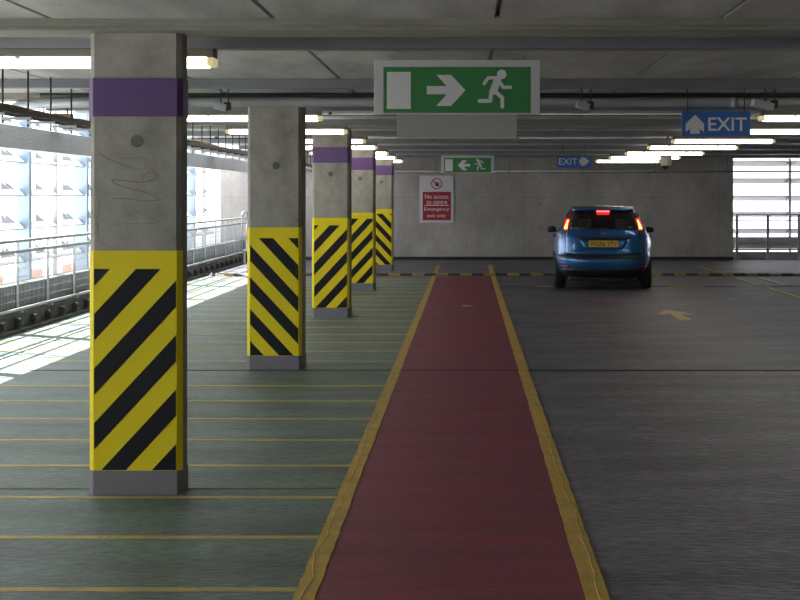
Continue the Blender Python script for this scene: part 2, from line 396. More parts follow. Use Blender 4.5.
# ------------------------------------------------------------------ pillars
def clip_poly(poly, f):
    """Sutherland-Hodgman against f(p) >= 0 (linear)"""
    out = []
    for i in range(len(poly)):
        p, q = poly[i], poly[(i+1) % len(poly)]
        a, c = f(p), f(q)
        if a >= 0: out.append(p)
        if (a >= 0) != (c >= 0):
            t = a/(a-c); out.append((p[0]+(q[0]-p[0])*t, p[1]+(q[1]-p[1])*t))
    return out
def outline(hw, dep, ch, g=0.0):
    h_, d = hw+g, dep
    return [(-h_+ch, -g), (h_-ch, -g), (h_, ch-g), (h_, d-ch+g), (h_-ch, d+g), (-h_+ch, d+g), (-h_, d-ch+g), (-h_, ch-g)]
def pillar(y, hw, dep, sgn, phase, purple, plug, lab, xc):
    r = thing('concrete_pillar', lab, 'pillar', (xc, y, 0), group='row of striped concrete pillars')
    ch = 0.028
    MB().prismz(outline(hw, dep, ch), 0.0, BZ).build('shaft', M['concrete'], r)
    MB().prismz(outline(hw, dep, ch, 0.006), 0.0, 0.139).build('plinth_paint', M['basegrey'], r, bevel=0.003)
    p = MB()
    g = 0.004; h_ = hw+g
    wrap = [(-h_, 0.10), (-h_, ch-g), (-h_+ch, -g), (h_-ch, -g), (h_, ch-g), (h_, ch+0.004), (h_-0.02, ch+0.004), (h_-0.02, 0.10)]
    p.prismz(wrap, 0.139, 1.385)
    # black diagonals on the flat front
    zt, zb, xl, xr = 1.281, 0.142, -hw+ch, hw-ch
    slope, per, bl = 1.075, 0.309, 0.150
    p.mi = 1
    for k_ in range(-8, 9):
        zl = phase + per*k_          # lower edge height at the left side of the flat front
        poly = [(xl, zb), (xr, zb), (xr, zt), (xl, zt)]
        low = lambda q: q[1] - (zl + sgn*slope*(q[0]-xl))
        up = lambda q: (zl + bl + sgn*slope*(q[0]-xl)) - q[1]
        poly = clip_poly(poly, low)
        if len(poly) > 2: poly = clip_poly(poly, up)
        if len(poly) > 2:
            p.prism(poly, -g-0.002, -g+0.001)
    p.build('hazard_panel', [M['hyellow'], M['hblack']], r)
    if purple:
        MB().prismz(outline(hw, dep, ch, 0.006), 2.145, 2.362).build('purple_band', M['purple'], r)
    px_, pz_ = plug
    b = MB(); b.tube([(px_, -0.004, pz_), (px_, 0.01, pz_)], 0.036, 20); b.build('tie_hole_plug', M['plug'], r)
    return r
pil = []
# (y, half width, depth, slope sign, stripe phase at left edge, purple)
for a in ((8.03, 0.260, 0.20, 1, 1.7-(449.5-195)/176.5, True, (0.01, 2.005), 'nearest striped concrete pillar, with a purple band and scribbled scuffs', -1.880),
          (13.76, 0.262, 0.42, -1, 1.7-(292.5-195)/103.0, False, (0.02, 1.985), 'second striped concrete pillar, the only one without a purple band', -1.872),
          (19.58, 0.255, 0.46, 1, 1.7-(297.5-195)/72.4, True, (0.0, 1.99), 'third striped concrete pillar from the camera, purple band at its top', -1.885),
          (25.10, 0.25, 0.48, 1, 1.7-(283-195)/56.5, True, (0.0, 1.99), 'fourth striped concrete pillar, half behind the third', -1.895),
          (31.70, 0.25, 0.45, -1, 1.7-(250-195)/44.7, True, (0.0, 1.99), 'farthest striped concrete pillar, beside the back wall', -1.915)):
    pil.append(pillar(*a))
# scribbled scuffs on the nearest pillar
def scuffs(r):
    s = MB()
    def pl(pp, wd):
        for (ax, az), (bx_, bz) in zip(pp, pp[1:]):
            d = Vector((bx_-ax, bz-az)); L = d.length
            if L < 1e-6: continue
            n_ = Vector((-d.y, d.x))/L*wd/2
            s.face([(ax+n_.x, -0.0015, az+n_.y), (ax-n_.x, -0.0015, az-n_.y), (bx_-n_.x, -0.0015, bz-n_.y), (bx_+n_.x, -0.0015, bz+n_.y)])
    def P(u, v):                     # zoomed photo units -> metres on the pillar face
        px_, py_ = 90+u/4.29, 110+v/4.286
        return ((px_-467)/176.5+1.880, 1.7-(py_-195)/176.5)
    for pp, wd in (([(40, 185), (75, 208), (110, 222), (150, 238), (190, 250)], 0.006),
                   ([(130, 207), (180, 207), (225, 205), (240, 215), (238, 250), (190, 255)], 0.004),
                   ([(280, 300), (225, 310), (150, 303), (92, 298), (110, 318), (180, 340), (240, 352), (300, 378)], 0.006),
                   ([(300, 385), (240, 392), (160, 380), (95, 378)], 0.006),
                   ([(180, 430), (230, 450), (300, 480), (230, 488), (150, 488)], 0.004),
                   ([(300, 385), (360, 350)], 0.003),
                   ([(225, 300), (235, 275), (270, 262), (290, 280), (275, 298), (240, 308)], 0.004),
                   ([(40, 380), (30, 480), (40, 560), (90, 590)], 0.004)):
        pl([P(*q) for q in pp], wd)
    s.build('scuff_marks', M['scuff'], r, recalc=False)
scuffs(pil[0])

# ------------------------------------------------------------------ ceiling lamps
ORD = ['nearest', 'second', 'third', 'fourth', 'fifth', 'sixth', 'seventh', 'eighth', 'ninth']
def make_lamp(loc, label, group):
    r = thing('ceiling_lamp', label, 'lamp', loc, group)
    MB().box(-0.78, 0.78, -0.07, 0.07, -0.055, 0.0).build('housing', M['lamphouse'], r, bevel=0.006)
    d = MB(); prof = [(-0.075, -0.055), (-0.082, -0.085), (-0.06, -0.112), (0.06, -0.112), (0.082, -0.085), (0.075, -0.055)]
    n_ = len(prof)
    A = [d.bm.verts.new((-0.735, y, z)) for y, z in prof]; B = [d.bm.verts.new((0.735, y, z)) for y, z in prof]
    d.bm.faces.new(A); d.bm.faces.new(B[::-1])
    for i in range(n_): d.bm.faces.new((A[i], B[i], B[(i+1) % n_], A[(i+1) % n_]))
    d.build('diffuser', M['tube'], r)
    for s in (-1, 1):
        a, c = sorted((s*0.735, s*0.785))
        MB().box(a, c, -0.076, 0.076, -0.107, -0.056).build('end_cap', M['endcap'], r, bevel=0.008)
        c_ = MB(); c_.prism([(s*0.42-0.022, -0.05), (s*0.42+0.022, -0.05), (s*0.42, -0.075)], -0.092, -0.086)
        c_.build('clip', M['galv'], r)
    return r
lamp0 = None
def lamp(loc, label, group):
    global lamp0
    if lamp0 is None:
        lamp0 = make_lamp(loc, label, group); return lamp0
    r = dup(lamp0, loc, label); r['group'] = group; return r
n = 0
for i, y in enumerate(LY):
    if i == 1: continue
    lamp((-2.34, y, 2.603), '%s fluorescent ceiling lamp of the left row, above the pillars' % ORD[n].capitalize(), 'lamps over the green floor'); n += 1
n = 0
for i, y in enumerate(LY[2:]):
    lamp((3.92, y, 2.603), '%s fluorescent ceiling lamp in view of the right row' % ORD[n].capitalize(), 'lamps over the driving lane'); n += 1
for y in (-5.6, -2.4, 0.8, 4.6, 8.79, 12.0):
    lamp((3.92, y, 2.603), 'fluorescent ceiling lamp outside the frame on the right', 'lamps beyond the frame')
for y in (-5.6, 0.8):
    lamp((-2.34, y, 2.603), 'fluorescent ceiling lamp behind the viewpoint on the left', 'lamps behind the viewpoint')

# ------------------------------------------------------------------ painted floor lines
def fline(name, x0, x1, y0, y1, m, label, cat='floor marking', z=0.007, group=None, wob=0.0):
    b = MB()
    if wob:
        N = 420; L = []
        for i in range(N+1):
            t = y0+(y1-y0)*i/N
            L.append((t, random.uniform(-wob, wob), random.uniform(-wob, wob)))
        for (ta, a1, a2), (tb, b1, b2) in zip(L, L[1:]):
            b.face([(x0+a1, ta, z), (x1+a2, ta, z), (x1+b2, tb, z), (x0+b1, tb, z)])
        for (ta, a1, a2), (tb, b1, b2) in zip(L, L[1:]):
            b.face([(x0+a1, ta, 0.0), (x0+a1, ta, z), (x0+b1, tb, z), (x0+b1, tb, 0)])
            b.face([(x1+a2, ta, z), (x1+a2, ta, 0), (x1+b2, tb, 0), (x1+b2, tb, z)])
    else:
        b.box(x0, x1, y0, y1, 0.0, z)
    o = b.build(name, m); tag(o, label, cat, group); return o
fline('yellow_border_line', -0.730, -0.640, YB+.5, 34.2, M['yline'], 'broad worn yellow line along the left edge of the red walkway', wob=0.004, z=0.008)
fline('yellow_border_line', 0.499, 0.597, YB+.5, 34.2, M['yline'], 'broad worn yellow line along the right edge of the red walkway', wob=0.004, z=0.008)
for o_, x in ((bpy.data.objects['yellow_border_line'], -0.70), (bpy.data.objects['yellow_border_line.001'], 0.56)):   # ridge of paint along each border
    pp = []; t = 2.0; xx = x
    while t < 30:
        xx += random.uniform(-0.010, 0.010); xx = x+(xx-x)*0.85
        pp.append((xx, t, 0.0060)); t += 0.07
    MB().tube(pp, 0.005, 5).build('paint_ridge', M['yline'], o_)
k = 0
WORD = ['first', 'second', 'third', 'fourth', 'fifth', 'sixth', 'seventh', 'eighth', 'ninth', 'tenth', 'eleventh', 'twelfth', 'thirteenth',
        'fourteenth', 'fifteenth', 'sixteenth', 'seventeenth', 'eighteenth', 'nineteenth', 'twentieth', 'twenty-first', 'twenty-second', 'twenty-third', 'twenty-fourth', 'twenty-fifth', 'twenty-sixth']
y = EYE*F*0.00253
while y < 28.6:
    if abs(y-13.72) > 0.3:
        fline('thin_yellow_line', -5.45, -0.735, y-0.028, y+0.028, M['ythin'], '%s thin yellow line across the green floor, counted from the bottom of the photo' % WORD[k],
              z=0.005, group='thin lines across the green floor'); k += 1
    y += EYE*F*0.000386
# painted edge line behind the speed bump: alternating yellow and red
b = MB(); x = 0.66; i = 0
while x < 9.0:
    L = 0.62
    b.mi = 0 if i % 2 else 1
    b.box(x, x+L, 26.25, 26.42, 0.0, 0.006); x += L; i += 1
tag(b.build('crossing_line', [M['ythin'], M['redpaint']]), 'faded yellow and red line across the lane under the blue car', 'floor marking')
fline('yellow_bay_line', 5.46, 5.55, 20.0, 26.0, M['ythin'], 'yellow lane line at the right running towards the camera')
fline('yellow_bay_line', 5.48, 5.56, 29.2, 33.6, M['yline'], 'yellow lane line at the right crossing behind the speed bump')
fline('white_bay_line', 5.44, 5.58, 26.7, 28.9, M['whitepaint'], 'left one of two short white lines at the right')
fline('white_bay_line', 5.93, 6.10, 26.7, 29.2, M['whitepaint'], 'right one of two short white lines at the right')
b = MB()
b.prismz([(2.885, 19.25), (3.07, 19.25), (3.035, 20.2), (3.26, 20.08), (3.0, 20.85), (2.90, 20.85), (2.67, 20.05), (2.90, 20.2)], 0.0, 0.006)
tag(b.build('floor_arrow', M['arrowpaint']), 'faded yellow arrow painted on the grey lane', 'floor marking')
sb = thing('speed_bump', 'low black and yellow rubber speed bump across the far lane', 'speed bump', (-5.4, 29.85, 0))
x = 0.0; i = 0
while x < 14.6:
    m_ = MB()
    a = x+0.004; c = x+0.246
    prof = [(-0.17, 0.009), (-0.13, 0.035), (-0.05, 0.052), (0.05, 0.052), (0.13, 0.035), (0.17, 0.009)]
    A = [m_.bm.verts.new((a, yy, z)) for yy, z in prof]; B = [m_.bm.verts.new((c, yy, z)) for yy, z in prof]
    m_.bm.faces.new(A); m_.bm.faces.new(B[::-1])
    for q in range(6): m_.bm.faces.new((A[q], B[q], B[(q+1) % 6], A[(q+1) % 6]))
    m_.build('yellow_segment' if i % 2 else 'black_segment', M['bumpyellow'] if i % 2 else M['bumpblack'], sb)
    x += 0.25; i += 1
b = MB(); b.face([(0.0, 0, 0.004), (0.11, 0.03, 0.02), (0.13, 0.13, 0.005), (0.02, 0.11, 0.016)]); b.face([(0.02, 0.11, 0.016), (0.0, 0, 0.004), (-0.07, 0.02, 0.022), (-0.05, 0.14, 0.006)])
o = b.build('paper_scrap', M['paper'], loc=(-0.02, 21.5, 0.004)); tag(o, 'small pale scrap of litter on the red walkway', 'litter')
s_ = o.modifiers.new('s', 'SOLIDIFY'); s_.thickness = 0.002

# ------------------------------------------------------------------ left railing
def railing_left():
    r = thing('mesh_railing', 'long grey steel railing with mesh panels along the left side', 'railing', (-5.66, 0, 0))
    y0, y1 = 3.0, 36.9
    MB().tube([(0, y0, 1.12), (0, y1, 1.12)], 0.022, 10).build('top_rail', M['railing'], r)
    MB().tube([(0, y0, 0.99), (0, y1, 0.99)], 0.022, 10).build('middle_rail', M['railing'], r)
    MB().box(-0.02, 0.02, y0, y1, 0.245, 0.275).build('bottom_rail', M['railing'], r)
    sp = 1.28; ys = []
    y = 17.9 - sp*11
    while y < y1: ys.append(y); y += sp
    ys = [v for v in ys if v > y0]
    for v in ys:
        b = MB(); b.box(-0.028, 0.0, v-0.010, v+0.010, 0.215, 1.10); b.box(-0.05, 0.05, v-0.03, v+0.03, 0.215, 0.235)
        b.tube([(0.03, v, 0.23), (0.03, v, 0.26)], 0.012, 8)
        b.build('post', M['galv'], r)
        MB().box(-0.008, 0.008, v+0.62, v+0.636, 0.99, 1.12).build('rail_stub', M['railing'], r)
    for a, c in zip(ys, ys[1:]):
        b = MB(); x_ = -0.035; t = 0.0028
        q = a+0.05
        while q < c-0.03:
            b.box(x_-t, x_+t, q-t, q+t, 0.28, 0.965); q += 0.055
        for zz in [0.26+0.1*j for j in range(8)]:
            b.box(x_-t-0.005, x_-t, a+0.02, c-0.02, zz-0.003, zz+0.003)
        b.build('mesh_panel', M['mesh'], r)
    return ys
rys = railing_left()
for i, v in enumerate(rys):
    if v < 9: continue
    for off in (0.32, 0.96):
        b = MB(); b.box(-5.60, -5.54, v+off-0.06, v+off+0.06, 0.06, 0.17); b.box(-5.54, -5.525, v+off-0.035, v+off+0.035, 0.08, 0.14)
        o = b.build('kerb_bracket', M['darksteel'])
        tag(o, 'dark bracket on the kerb under the left railing, %s from the nearest' % (WORD[min(25, 0)] if 0 else 'further along'), 'bracket', 'dark brackets along the left kerb')
        o['label'] = 'one of the evenly spaced dark brackets on the kerb under the left railing'
# white gate end of the railing seen left of the second pillar
g = thing('rail_end_frame', 'white tubular frame at the railing beside the second pillar', 'railing', (-5.42, 34.2, 0))
MB().tube([(0, 0, 0.35), (0, 0, 1.22), (0, 0.06, 1.27), (0, 0.6, 1.27), (0, 0.66, 1.22), (0, 0.66, 0.35), (0, 0, 0.35)], 0.024, 8).build('frame', M['railing'], g)
MB().box(-0.02, 0.02, 0.30, 0.36, 0.003, 0.36).build('post', M['railing'], g)

# right railing in front of the bright far louvres
def railing_back():
    r = thing('steel_railing', 'grey steel railing before the bright louvres at the far right', 'railing', (6.97, YW+0.35, 0))
    L = XR-6.97-0.05
    MB().tube([(0, 0, 1.18), (L, 0, 1.18)], 0.022, 8).build('top_rail', M['galv'], r)
    MB().tube([(0, 0, 1.03), (L, 0, 1.03)], 0.014, 8).build('middle_rail', M['galv'], r)
    MB().box(0, L, -0.02, 0.02, 0.24, 0.28).build('bottom_rail', M['galv'], r)
    x = 0.16
    while x < L:
        b = MB(); b.box(x-0.035, x+0.035, -0.02, 0.02, 0.0, 1.17); b.box(x-0.09, x+0.09, -0.05, 0.05, 0, 0.06)
        b.build('post', M['railing'], r); x += 0.82
railing_back()

# ------------------------------------------------------------------ ceiling services
def xrange(a, b, s):
    while a < b:
        yield a; a += s
p = thing('ceiling_pipe', 'large grey pipe running across the ceiling before the second pillar', 'pipe', (0, 13.3, 2.57))
pts = [(-4.55, 1.5, -0.03), (-4.35, 0.35, -0.02), (-4.0, 0.08, -0.012), (-3.5, 0, -0.005), (-2, 0, 0), (4, 0, 0), (8, 0, -0.004), (13.5, 0, -0.004)]
MB().tube(pts, 0.041, 16).build('tube', M['galv'], p)
for x in (-3.2, 0.2, 2.5, 5.6):
    MB().tube([(x-0.03, 0, 0), (x+0.03, 0, 0)], 0.048, 16).build('coupling', M['galv'], p)
cpts = []
x = -4.0
while x < 13.5:
    cpts.append((x, 13.3+random.uniform(-0.008, 0.008)-0.01, 2.57+0.041+0.026+random.uniform(-0.004, 0.003))); x += 0.35
o = MB().tube(cpts, 0.020, 8).build('black_cable', M['cable']); tag(o, 'thick black cable lying along the top of the large ceiling pipe', 'cable')

def hanger(xpx, ypx, Y, label, big=1.0):
    X = (xpx-467)*Y/F
    r = thing('hanging_bracket', label, 'bracket', (X, Y, 0), 'rod brackets at the large ceiling pipe')
    zb = 1.7-(ypx-195)*Y/F
    for dx, dy in ((-0.045, 0), (0.03, -0.05)):
        MB().tube([(dx, dy, zb), (dx, dy, CZ)], 0.006, 6).build('rod', M['darksteel'], r)
    MB().box(-0.10*big, 0.02, -0.10, 0.06, zb-0.05, zb+0.012, rot=Matrix.Rotation(math.radians(14), 3, 'Y')).build('box', M['galv'], r, bevel=0.005)
    MB().box(-0.005, 0.055, -0.085, -0.04, zb-0.05, zb+0.02).build('clamp', M['darksteel'], r)
hanger(226, 105, 13.0, 'dark rod bracket with a small box hanging at the pipe, left of second pillar')
hanger(587, 104, 13.0, 'rod bracket with small grey box hanging at the pipe, above the car')
hanger(770, 103, 13.0, 'rod bracket with a larger grey box at the pipe, right of the blue sign', 1.7)
# slim service pipes farther back
def slim(y, z, r_, label, x0=-4.4, x1=13.6, clips=2.4):
    t = thing('slim_pipe', label, 'pipe', (0, y, z), 'slim pipes across the ceiling')
    MB().tube([(x0, 0, 0), (x1, 0, 0)], r_, 8).build('tube', M['slim'], t)
    x = x0+0.4
    while x < x1:
        MB().box(x-0.02, x+0.02, -0.02, 0.02, 0, 0.03).build('clip', M['darksteel'], t); MB().tube([(x, 0, 0.03), (x, 0, CZ-z-0.001)], 0.005, 6).build('rod', M['darksteel'], t); x += clips
slim(22.6, 2.60, 0.012, 'slim pale pipe clipped across the ceiling above the small green sign')
slim(16.6, 2.64, 0.012, 'slim pale pipe clipped across the ceiling behind the large green sign')
slim(YW-0.12, 2.31, 0.020, 'slim pale pipe running along the top of the concrete back wall', x0=-5.0, x1=12.5, clips=1.9)

# cable tray with hanger rods
def cable_tray():
    r = thing('cable_tray', 'dark cable tray on thin rods hanging along the left side', 'cable tray', (-3.36, 9.95, 0))
    z = 2.295
    y0, y1 = -0.2, 24.6
    t = MB(); t.box(-0.09, -0.082, y0, y1, z, z+0.03); t.box(0.082, 0.09, y0, y1, z, z+0.03)
    yy = y0
    while yy < y1: t.box(-0.082, 0.082, yy, yy+0.03, z, z+0.008); yy += 0.3
    t.build('tray', M['darksteel'], r)
    for dx in (-0.055, 0.0, 0.05):
        pp = []; yy = y0
        while yy < y1: pp.append((dx+random.uniform(-.012, .012), yy, z+0.035+random.uniform(-.01, .014))); yy += 0.4
        MB().tube(pp, 0.024, 6).build('cable', M['brown'], r)
    yy = 0.0
    while yy < y1:
        MB().tube([(-0.10, yy, z-0.06), (-0.10, yy, CZ)], 0.0075, 6).build('hanger_rod', M['darksteel'], r)
        b = MB(); b.box(-0.11, 0.11, yy-0.010, yy+0.010, z-0.035, z-0.015)
        b.build('cross_bar', M['railing'], r)
        yy += 0.61
cable_tray()
jb = thing('hanging_junction_box', 'dark oblong box hanging under the ceiling near the cable tray at left', 'box', (-4.15, 14.3, 2.52))
MB().box(-0.17, 0.17, -0.05, 0.05, -0.055, 0.0).build('body', M['brown'], jb, bevel=0.008)
MB().tube([(0.12, 0, 0), (0.12, 0, CZ-2.52)], 0.008, 6).build('rod', M['darksteel'], jb)
MB().tube([(-0.12, 0, 0), (-0.12, 0, CZ-2.52)], 0.008, 6).build('rod', M['darksteel'], jb)

al = thing('alarm_sounder', 'tiny red alarm box on the ceiling left of the small green sign', 'alarm', (-0.56, 23.6, CZ))
MB().box(-0.045, 0.045, -0.04, 0.04, -0.075, 0).build('body', M['alarm'], al, bevel=0.01)

# CCTV dome
cc = thing('dome_camera', 'cream dome security camera hanging below the far right lamps', 'camera', (4.14, 29.5, 0))
zc = 2.36
MB().lathe([(0.09, 0.16), (0.12, 0.14), (0.126, 0.04), (0.118, -0.02), (0.098, -0.05)], (0, 0, zc)).build('housing', M['cctv'], cc)
MB().lathe([(0.085, -0.05), (0.076, -0.09), (0.05, -0.12), (0.015, -0.135)], (0, 0, zc)).build('dome', M['smoked'], cc)
MB().tube([(0, 0, zc+0.14), (0, 0, CZ)], 0.018, 8).build('stem', M['cctv'], cc)

# ------------------------------------------------------------------ signs
def figure(m, parent, s, cx, cz, y, flip=1):
    """running pictogram; s = metres per unit of the 4x zoomed photo; origin at (540,195)"""
    def P(u, v): return (flip*(u-540)*s, -(v-195)*s)
    b = MB(); lay = [0.0]
    def disc(c, r):
        lay[0] += 0.00012
        x, z = P(*c); b.prism([(x+r*s*math.cos(t*math.pi/10), z+r*s*math.sin(t*math.pi/10)) for t in range(20)], -0.0012-lay[0], 0.001)
    def limb(pp, w0):
        for A, B in zip(pp, pp[1:]):
            a, c = Vector(P(*A)), Vector(P(*B)); d = (c-a).normalized(); n_ = Vector((-d.y, d.x))*w0*s
            lay[0] += 0.00012
            b.prism([tuple(a+n_), tuple(a-n_), tuple(c-n_), tuple(c+n_)], -0.0012-lay[0], 0.001)
        for q in pp: disc(q, w0)
    disc((566, 138), 19)
    limb([(549, 160), (540, 185), (533, 205)], 15)
    limb([(545, 151), (512, 152), (495, 175)], 6.5)
    limb([(556, 163), (571, 190), (601, 190)], 6.5)
    limb([(524, 205), (520, 244), (477, 245)], 8)
    limb([(540, 208), (568, 232), (568, 268)], 7.5)
    o = b.build('running_figure', m, parent); o.location = (cx, y, cz); return o
def exit_sign(label, X, Y, wpx, zt, arrow_left):
    s = wpx*Y/F/668.0                 # metres per unit
    r = thing('emergency_exit_sign', label, 'sign', (X, Y, zt), 'green running figure exit signs')
    W, H = 668*s, 218*s
    MB().box(-W/2, W/2, 0, 0.07, -H, 0).build('housing', M['signwhite'], r, bevel=0.004)
    U = lambda u: (u-386)*s
    V = lambda v: -(v-80)*s
    MB().box(U(90), U(683), -0.003, 0.002, V(293), V(108)).build('green_panel', M['signgreen'], r)
    MB().box(U(104), U(200), -0.005, -0.001, V(277), V(128)).build('door_symbol', M['signtext'], r)
    ap = [(265, 185), (345, 185), (303, 140), (362, 140), (420, 202), (362, 265), (303, 265), (345, 218), (265, 218)]
    if arrow_left: ap = [(265+420-u, v) for u, v in ap]
    b = MB(); b.prism([(U(u), V(v)) for u, v in ap], -0.005, -0.001); b.build('arrow', M['signtext'], r)
    figure(M['signtext'], r, s, U(540), V(195), -0.004, -1 if arrow_left else 1)
    for dx in (-0.4, 0.4):
        if CZ-zt > 0.005: MB().tube([(dx*W, 0.035, 0), (dx*W, 0.035, CZ-zt)], 0.006, 6).build('hanging_rod', M['galv'], r)
    return r
Y1 = 9.9
exit_sign('large green running man sign with right arrow hanging near the camera', (457-467)*Y1/F, Y1, 166, 1.7+135*Y1/F, False)
Y2 = 31.0
exit_sign('small green running man sign with left arrow before the back wall', (467.5-467)*Y2/F, Y2, 53, 1.7+39.5*Y2/F, True)
# plain back of another sign behind the large green one
Yb = 11.6
r = thing('blank_sign', 'plain pale grey back of a sign just below the large green sign', 'sign', ((457-467)*Yb/F, Yb, 0))
hw_ = 60*Yb/F; zt, zb = 1.7+82*Yb/F, 1.7+57*Yb/F
MB().box(-hw_, hw_, 0, 0.05, zb, zt).build('panel', M['signgrey'], r, bevel=0.004)
for dx in (-0.35, 0.35): MB().tube([(dx, 0.025, zt), (dx, 0.025, CZ)], 0.006, 6).build('hanging_rod', M['galv'], r)

def blue_sign(label, Y, x0, x1, y0, y1, arrow, txt):
    X = ((x0+x1)/2-467)*Y/F; k_ = Y/F
    r = thing('exit_sign', label, 'sign', (X, Y, 0), 'blue exit signs')
    xc = (x0+x1)/2
    U = lambda u: (u-xc)*k_
    V = lambda v: 1.7-(v-195)*k_
    MB().box(U(x0), U(x1), 0, 0.02, V(y1), V(y0)).build('panel', M['signblue'], r, bevel=0.002)
    b = MB(); b.prism([(U(u), V(v)) for u, v in arrow], -0.003, 0.001); b.build('arrow', M['signtext'], r)
    tx0, tx1, ty0, ty1 = txt
    lettering('EXIT', 'lettering', M['signtext'], r, U((tx0+tx1)/2), V((ty0+ty1)/2), -0.002, (tx1-tx0)*k_, (ty1-ty0)*k_, bold=0.012)
    for u in (x0+6, x1-6): MB().tube([(U(u), 0.01, V(y0)), (U(u), 0.01, CZ)], 0.005, 6).build('hanging_rod', M['darksteel'], r)
Z = lambda u, v: (680+u/6.667, 90+v/6.667)
blue_sign('large blue EXIT sign with an upward house shaped arrow', 12.6, 681.8, 750.5, 111, 136.2,
          [Z(*q) for q in ((100, 165), (160, 225), (160, 280), (132, 258), (132, 292), (68, 292), (68, 258), (38, 280), (38, 225))],
          (680+188/6.667, 680+445/6.667, 90+183/6.667, 90+272/6.667))
Z2 = lambda u, v: (540+u/5, 90+v/5)
blue_sign('small blue EXIT sign with right arrow before the back wall', 27.3, 557, 591.4, 156.2, 167.8,
          [Z2(*q) for q in ((247, 356), (222, 336), (200, 336), (209, 346), (197, 346), (197, 368), (209, 368), (200, 378), (222, 378))],
          (540+94/5, 540+187/5, 90+341/5, 90+374/5))
# red and white notice on the back wall
r = thing('no_access_notice', 'white and red notice reading No access to centre on the back wall', 'sign', (0, YW, 0))
kk = YW/F
U = lambda u: (410+u/10-467)*kk
V = lambda v: 1.7-(170+v/10-195)*kk
MB().box(U(97), U(437), -0.030, -0.002, V(527), V(55)).build('panel', M['signwhite'], r, bevel=0.004)
MB().box(U(127), U(409), -0.034, -0.029, V(502), V(218)).build('red_panel', M['signred'], r)
b = MB(); cx, cz = U(267), V(137); N = 32
for i in range(N):
    a0, a1 = 2*math.pi*i/N, 2*math.pi*(i+1)/N
    R0, R1 = 56*kk/10, 46*kk/10
    b.prism([(cx+R1*math.cos(a0), cz+R1*math.sin(a0)), (cx+R0*math.cos(a0), cz+R0*math.sin(a0)), (cx+R0*math.cos(a1), cz+R0*math.sin(a1)), (cx+R1*math.cos(a1), cz+R1*math.sin(a1))], -0.037, -0.030)
dx = 48*kk/10*0.707; t = 0.013
b.prism([(cx-dx-t*.7, cz+dx-t*.7), (cx+dx-t*.7, cz-dx-t*.7), (cx+dx+t*.7, cz-dx+t*.7), (cx-dx+t*.7, cz+dx+t*.7)], -0.038, -0.031)
b.build('prohibition_ring', M['signred'], r)
b = MB()
b.prism([(U(u), V(v)) for u, v in ((252, 150), (250, 128), (258, 130), (262, 140), (264, 120), (271, 120), (272, 138), (276, 119), (283, 121), (282, 140), (288, 128), (294, 131), (286, 155), (275, 166), (262, 164))], -0.0355, -0.030)
b.build('hand_symbol', M['signblack'], r)
for txt, v, u0, u1 in (('No access', 265, 150, 384), ('to centre', 325, 166, 372), ('Emergency', 395, 143, 392), ('exit only', 460, 172, 358)):
    lettering(txt, 'lettering', M['signtext'], r, U((u0+u1)/2), V(v), -0.0355, (u1-u0)*kk/10, 42*kk/10, bold=0.0)
MB().box(U(145), U(390), -0.037, -0.033, V(357), V(351)).build('rule', M['signtext'], r)

# ------------------------------------------------------------------ car
CX, CY = 2.41, 25.0
car = thing('hatchback_car', 'metallic blue five door hatchback with brake lights on, seen from behind', 'car', (CX, CY, 0), rz=math.radians(-4.2))
#        z    y_rear y_front half_width
LV = [(0.20, 0.30, 4.05, 0.78), (0.28, 0.12, 4.22, 0.845), (0.36, 0.05, 4.30, 0.875), (0.45, 0.01, 4.33, 0.895), (0.55, 0.00, 4.34, 0.905), (0.61, 0.02, 4.33, 0.91),
      (0.64, 0.07, 4.30, 0.912), (0.70, 0.10, 4.24, 0.915), (0.80, 0.12, 4.10, 0.912), (0.90, 0.14, 3.85, 0.890), (0.98, 0.16, 3.45, 0.860), (1.04, 0.19, 3.15, 0.815),
      (1.10, 0.23, 2.98, 0.775), (1.20, 0.32, 2.78, 0.728), (1.30, 0.42, 2.58, 0.682), (1.38, 0.50, 2.40, 0.640), (1.44, 0.58, 2.22, 0.595),
      (1.475, 0.68, 2.08, 0.53), (1.495, 0.86, 1.9, 0.42), (1.505, 1.1, 1.7, 0.25)]
NEXP = 4.2
def lv(z):
    z = max(LV[0][0], min(LV[-1][0], z))
    for a, c in zip(LV, LV[1:]):
        if a[0] <= z <= c[0]:
            t = (z-a[0])/(c[0]-a[0]); return [a[i]+(c[i]-a[i])*t for i in range(1, 4)]
def ring(z, N=56):
    yr, yf, hw_ = lv(z); yc, ly = (yr+yf)/2, (yf-yr)/2; out = []
    for k_ in range(N):
        t = 2*math.pi*k_/N; c, s = math.cos(t), math.sin(t)
        out.append((hw_*math.copysign(abs(c)**(2/NEXP), c), yc+ly*math.copysign(abs(s)**(2/NEXP), s), z))
    return out
def rear(x, z):
    yr, yf, hw_ = lv(z); yc, ly = (yr+yf)/2, (yf-yr)/2
    return yc-ly*max(0.0, 1-min(1, abs(x/hw_))**NEXP)**(1/NEXP)
def front(x, z):
    yr, yf, hw_ = lv(z); yc, ly = (yr+yf)/2, (yf-yr)/2
    return yc+ly*max(0.0, 1-min(1, abs(x/hw_))**NEXP)**(1/NEXP)
def side(y, z):
    yr, yf, hw_ = lv(z); yc, ly = (yr+yf)/2, (yf-yr)/2
    return hw_*max(0.0, 1-min(1, abs((y-yc)/ly))**NEXP)**(1/NEXP)
bm = MB(); rings = []
zs = [v[0] for v in LV]
for z in zs: rings.append([bm.bm.verts.new(p_) for p_ in ring(z, 96)])
for A, B in zip(rings, rings[1:]):
    for q in range(96):
        f = bm.bm.faces.new((A[q], A[(q+1) % 96], B[(q+1) % 96], B[q])); f.smooth = True
bm.bm.faces.new(rings[0][::-1]); bm.bm.faces.new(rings[-1])
body = bm.build('body', M['carpaint'], car)
cut = MB()
